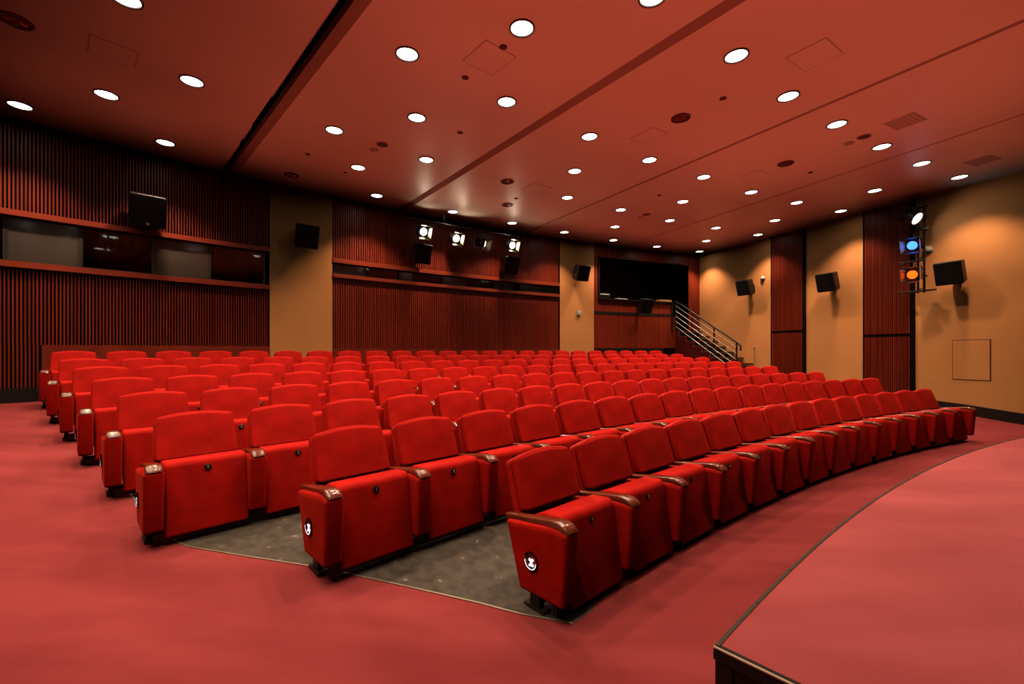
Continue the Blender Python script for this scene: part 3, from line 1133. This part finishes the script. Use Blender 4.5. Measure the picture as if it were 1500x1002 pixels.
# ------------------------------------------------------------------ stairs to the booth, along the right wall
OFF = 1.05
t = struct('stairs', MB(), M['stringer'])
n_st = 8
s_st, run, rise, z_top = .29, .345, .178, 2.085
mb = MB()      # stringer side, a stepped board
prof = [(-.15, .2), (-.15, z_top), (s_st, z_top)]
s_, z_ = s_st, z_top
for q in range(n_st):
    z_ -= rise
    if z_ < .3:
        break
    prof.append((s_, z_))
    s_ += run
    prof.append((s_, z_))
prof.append((s_, .2))
N = len(prof)
vs = [RWP(a, OFF, b) for a, b in prof] + [RWP(a, OFF - .08, b) for a, b in prof]
mb.add(vs, [tuple(range(N)), tuple(range(2 * N - 1, N - 1, -1))] + [(i, (i + 1) % N, N + (i + 1) % N, N + i) for i in range(N)])
obj('stringer', mb, M['stringer'], t)
mb = MB()
for (a0, b0), (a1, b1) in zip(prof[1:-2], prof[2:-1]):
    if abs(b0 - b1) < 1e-6:
        mb.hexa([RWP(a0 - .015, OFF - .02, b0 - .012), RWP(a1 + .0, OFF - .02, b0 - .012), RWP(a1, OFF + .004, b0 - .012), RWP(a0 - .015, OFF + .004, b0 - .012),
                 RWP(a0 - .015, OFF - .02, b0 + .004), RWP(a1, OFF - .02, b0 + .004), RWP(a1, OFF + .004, b0 + .004), RWP(a0 - .015, OFF + .004, b0 + .004)])
    else:
        mb.hexa([RWP(a0 - .015, OFF - .02, b1), RWP(a0, OFF - .02, b1), RWP(a0, OFF + .004, b1), RWP(a0 - .015, OFF + .004, b1),
                 RWP(a0 - .015, OFF - .02, b0), RWP(a0, OFF - .02, b0), RWP(a0, OFF + .004, b0), RWP(a0 - .015, OFF + .004, b0)])
obj('step_edging', mb, M['nosing'], t)
s_, z_ = s_st, z_top
mb = MB()
wall_box(mb, -.15, s_st, z_top - .05, z_top, .02, OFF - .08)
obj('landing', mb, M['tread'], t)
for q in range(n_st):
    z_ -= rise
    if z_ < .3:
        break
    mb = MB()
    wall_box(mb, s_ - .02, s_ + run, z_ - .04, z_, .02, OFF - .08)
    obj('tread', mb, M['tread'], t)
    s_ += run
rr = thing('stair_railing', 'metal stair railing with slanting rails beside the projection booth steps', 'railing')
sl = -.583


def rz(s, z0):
    return z0 + sl * (s - .15)


hr = [RWP(.10, OFF, 3.13), RWP(.45, OFF, rz(.45, 3.12)), RWP(1.6, OFF, rz(1.6, 3.12)), RWP(2.74, OFF, rz(2.74, 3.12)), RWP(2.80, OFF, rz(2.80, 3.12) - .03), RWP(2.81, OFF, rz(2.8, 3.12) - .17)]
obj('handrail', MB().tube(hr, .026, 10), M['darksteel'], rr, smooth=True)
for k_, z0 in enumerate((2.97, 2.79, 2.61, 2.43, 2.25)):
    e_ = 2.66
    if rz(e_, z0) < floor_z(32) + .1:
        e_ = .15 + (floor_z(32) + .1 - z0) / sl
    obj('rail', MB().tube([RWP(.15, OFF + .02, rz(.15, z0)), RWP(e_, OFF + .02, rz(e_, z0))], .012, 8), M['rail'], rr, smooth=True)
for s0, z0 in ((.12, 2.085), (.90, 1.75), (1.82, 1.22), (2.66, .80)):
    mb = MB()
    w_ = .10 if s0 < .2 else .035
    zt = 3.1 if s0 < .2 else rz(s0, 3.12)
    mb.hexa([RWP(s0 - w_ / 2, OFF - .02, z0), RWP(s0 + w_ / 2, OFF - .02, z0), RWP(s0 + w_ / 2, OFF + .015, z0), RWP(s0 - w_ / 2, OFF + .015, z0),
             RWP(s0 - w_ / 2, OFF - .02, zt), RWP(s0 + w_ / 2, OFF - .02, zt), RWP(s0 + w_ / 2, OFF + .015, zt), RWP(s0 - w_ / 2, OFF + .015, zt)])
    obj('post', mb, M['darksteel'], rr)

# ------------------------------------------------------------------ the seats
def bmap(x, h, y):
    """backrest plane: x across, h up along the lean, y to the rear"""
    return Vector((x, -.118 + .345 * h + .938 * y, .478 + .938 * h - .345 * y))


def back_outline(wb, wt, hh, arch, rc):
    n = 10
    top = [(wt - 2 * wt * i / n, hh - arch * ((1 - 2 * i / n) ** 2)) for i in range(n + 1)]
    return roundpoly([(-wb, 0), (wb, 0)] + top, [.028, .028, rc] + [0] * (n - 1) + [rc], 5)


cush = pillow(back_outline(.256, .239, .345, .030, .034), .056, .016, bmap, .013, 0).mesh('backrest', True, angle=60)
shell = pillow(back_outline(.264, .243, .383, .03, .036), .044, .013, lambda x, h, y: bmap(x, h - .045, y + .066), 0, .006).mesh('back_shell', True, angle=60)
clip = pillow(roundpoly([(-.2, .0), (.2, .0), (.2, .012), (-.2, .012)], [.004] * 4, 2), .02, .003, lambda x, h, y: bmap(x, h + .29, y + .05)).mesh('back_rail', True)
so = roundpoly([(.375, .030), (.452, .036), (.376, .520), (.235, .508), (.135, .462)][::1], [.02, .022, .05, .05, .02], 6)
# outline given as (forward, up); forward is -y
seat_me = pillow([Vector((p.x, p.y)) for p in so], .478, .018, lambda b, z, x: Vector((.239 - x, -b, z)), .004, .004).mesh('seat', True, angle=60)
po = roundpoly([(.160, .095), (.480, .100), (.510, .492), (.45, .500), (.36, .494), (.045, .446)], [.02, .025, .02, .03, .03, .012], 5)
panel_me = pillow([Vector((p.x, p.y)) for p in po], .104, .020, lambda b, z, x: Vector((.052 - x, -b, z)), .003, .003).mesh('side_panel', True, angle=60)
# armrest: rounded sections along a path that droops at the nose
path = [(.010, .466, .028, .046), (.03, .472, .033, .052), (.18, .497, .035, .058), (.31, .519, .036, .068), (.39, .532, .037, .078), (.44, .537, .040, .085), (.478, .528, .043, .089), (.503, .509, .042, .090), (.511, .494, .032, .087)]
vs, fs = [], []
SEC = roundpoly([(-.5, -1), (.5, -1), (.5, 0), (-.5, 0)], [.12, .12, .32, .32], 4)
ns = len(SEC)
for i, (b, zt, tk, wd_) in enumerate(path):
    a = path[max(i - 1, 0)]
    c = path[min(i + 1, len(path) - 1)]
    dz, db = c[1] - a[1], c[0] - a[0]
    L = math.hypot(dz, db)
    nb, nz = -dz / L, db / L
    for p in SEC:
        x = max(-.5, min(.5, p.x)) * wd_
        h = p.y * tk
        vs.append(Vector((x, -(b + nb * h), zt + nz * h)))
for i in range(len(path) - 1):
    for k_ in range(ns):
        k2 = (k_ + 1) % ns
        fs.append((i * ns + k_, i * ns + k2, (i + 1) * ns + k2, (i + 1) * ns + k_))
fs.append(tuple(range(ns - 1, -1, -1)))
fs.append(tuple(range((len(path) - 1) * ns, len(path) * ns)))
arm_me = MB().add(vs, fs).mesh('armrest', True, angle=50)
ped = MB()
ped.box((0, -.25, .062), (.035, .07, .124))
ped.box((0, -.25, .010), (.06, .15, .020))
ped.box((0, -.26, .115), (.03, .22, .04))
ped_me = ped.mesh('pedestal')
rail = MB()
rail.box((0, -.375, .030), (.585, .030, .050))
rail.box((0, -.20, .030), (.57, .030, .040))
rail_me = rail.mesh('floor_rail')
rail2 = MB().box((0, -.245, .165), (.50, .05, .03)).box((-.245, -.27, .26), (.012, .06, .12)).box((.245, -.27, .26), (.012, .06, .12))
hinge_me = rail2.mesh('hinge_frame')
fz_, fy_ = .148, .989           # normal of the seat underside (up, forward)
badge_m = Matrix.Translation((0, -.3885, .452)) @ Matrix.Rotation(PI / 2 - math.atan2(fz_, fy_), 4, 'X')
badge_me = MB().lathe([(.021, -.004), (.021, .006), (.016, .009), (.002, .010)], 18).mesh('number_badge', True)
for me_, m_ in ((cush, 'velvet'), (shell, 'velvet'), (clip, 'steel'), (seat_me, 'velvet'), (panel_me, 'velvet'), (arm_me, 'armwood'), (ped_me, 'darksteel'), (rail_me, 'darksteel'), (hinge_me, 'darksteel'), (badge_me, 'badge')):
    me_.materials.append(M[m_])
# numerals
dg_ = bpy.context.evaluated_depsgraph_get()
NUM = {}


def numeral(n):
    if n not in NUM:
        cu = bpy.data.curves.new('numeral', 'FONT')
        cu.body = str(n)
        cu.size = .026 if n < 10 else .021
        cu.align_x = 'CENTER'
        cu.align_y = 'CENTER'
        cu.extrude = .0006
        cu.resolution_u = 2
        to = bpy.data.objects.new('tmp', cu)
        me = bpy.data.meshes.new_from_object(to)
        bpy.data.objects.remove(to)
        me.name = 'numeral'
        me.materials.clear()
        me.materials.append(M['numeral'])
        NUM[n] = me
    return NUM[n]


# aisle light in an end panel: dished reflector with leds
lamp_rot = Matrix.Rotation(-PI / 2, 4, 'Y')          # local z towards -x (the aisle side)
ring2 = MB().lathe([(.040, .0), (.042, .006), (.036, .009), (.034, .003)], 24, close=False).mesh('lamp_ring', True)
dish2 = MB().lathe([(.035, .004), (.026, .001), (.012, .0005), (.001, .0005)], 24, close=False).mesh('reflector', True)
led2 = MB()
for yy, zz in ((-.008, .012), (.009, .010), (.0, .0), (-.009, -.011), (.008, -.013)):
    led2.lathe([(.0065, .003), (.005, .006), (.001, .007)], 8, c=(zz - .006, yy, 0))
led2 = led2.mesh('led_cluster', True)
lower = MB()
vs, fs = [], []
for k_ in range(13):
    a_ = PI * (.5 + k_ / 12.0) - PI / 2
    for r_ in (.0325, .0355):
        vs.append((-r_ * math.sin(a_ + .0) * 1.0, r_ * math.cos(a_), .0095))
lower.add(vs, [(2 * i, 2 * i + 1, 2 * i + 3, 2 * i + 2) for i in range(12)])
glow = lower.mesh('glowing_rim')
ring2.materials.append(M['dish'])
dish2.materials.append(M['dish'])
led2.materials.append(M['led'])
glow.materials.append(M['led'])

ROWN = ['front row', 'second row', 'third row', 'fourth row', 'fifth row', 'sixth row', 'seventh row', 'back row']
for k_ in range(8):
    n = NK[k_]
    for i in range(n):
        th = TK[k_] - math.degrees(i * PITCH / RK[k_])
        p = P(RK[k_], th, FK[k_])
        # the seat centre sits a little left of the highest point of its back
        et = Vector((math.cos(rad(th)), math.sin(rad(th)), 0))
        p = p - et * .048
        if i == 0:
            lab = 'red velvet folding seat with lit aisle lamp at the left end of the %s' % ROWN[k_]
        elif i == n - 1:
            lab = 'red velvet folding seat closing the right end of the %s' % ROWN[k_]
        elif i < n / 2:
            lab = 'red velvet folding seat, %s from the left end of the %s' % (ORD[i + 1], ROWN[k_])
        else:
            lab = 'red velvet folding seat, %s from the right end of the %s' % (ORD[n - i], ROWN[k_])
        t = thing('auditorium_seat', lab, 'seat', p, rad(th), 'red velvet auditorium seats')
        link('seat', seat_me, None, t)
        link('backrest', cush, None, t)
        link('back_shell', shell, None, t)
        for x in ((-.302, .302) if i == n - 1 else (-.302,)):
            sp = link('side_panel', panel_me, None, t, loc=(x, 0, 0))
            link('armrest', arm_me, None, t, loc=(x, 0, 0))
            link('pedestal', ped_me, None, t, loc=(x, 0, 0))
            if (i == 0 and x < 0) or (i == n - 1 and x > 0):
                q = -1 if x < 0 else 1
                al = link('aisle_lamp', ring2, None, sp, mtx=Matrix.Translation((q * .0535, -.262, .282)) @ (lamp_rot if q < 0 else Matrix.Rotation(PI / 2, 4, 'Y')) @ Matrix.Scale(1.22, 4))
                # the pieces of the lamp sit in the same ring
                for nm, me_ in (('reflector', dish2), ('led_cluster', led2), ('glowing_rim', glow)):
                    link(nm, me_, None, sp, mtx=Matrix.Translation((q * .0535, -.262, .282)) @ (lamp_rot if q < 0 else Matrix.Rotation(PI / 2, 4, 'Y')) @ Matrix.Scale(1.22, 4))
        link('floor_rail', rail_me, None, t)
        link('hinge_frame', hinge_me, None, t)
        b_ = link('number_badge', badge_me, None, t, mtx=badge_m)
        link('numeral', numeral(i + 1), None, b_, loc=(0, 0, .0105))
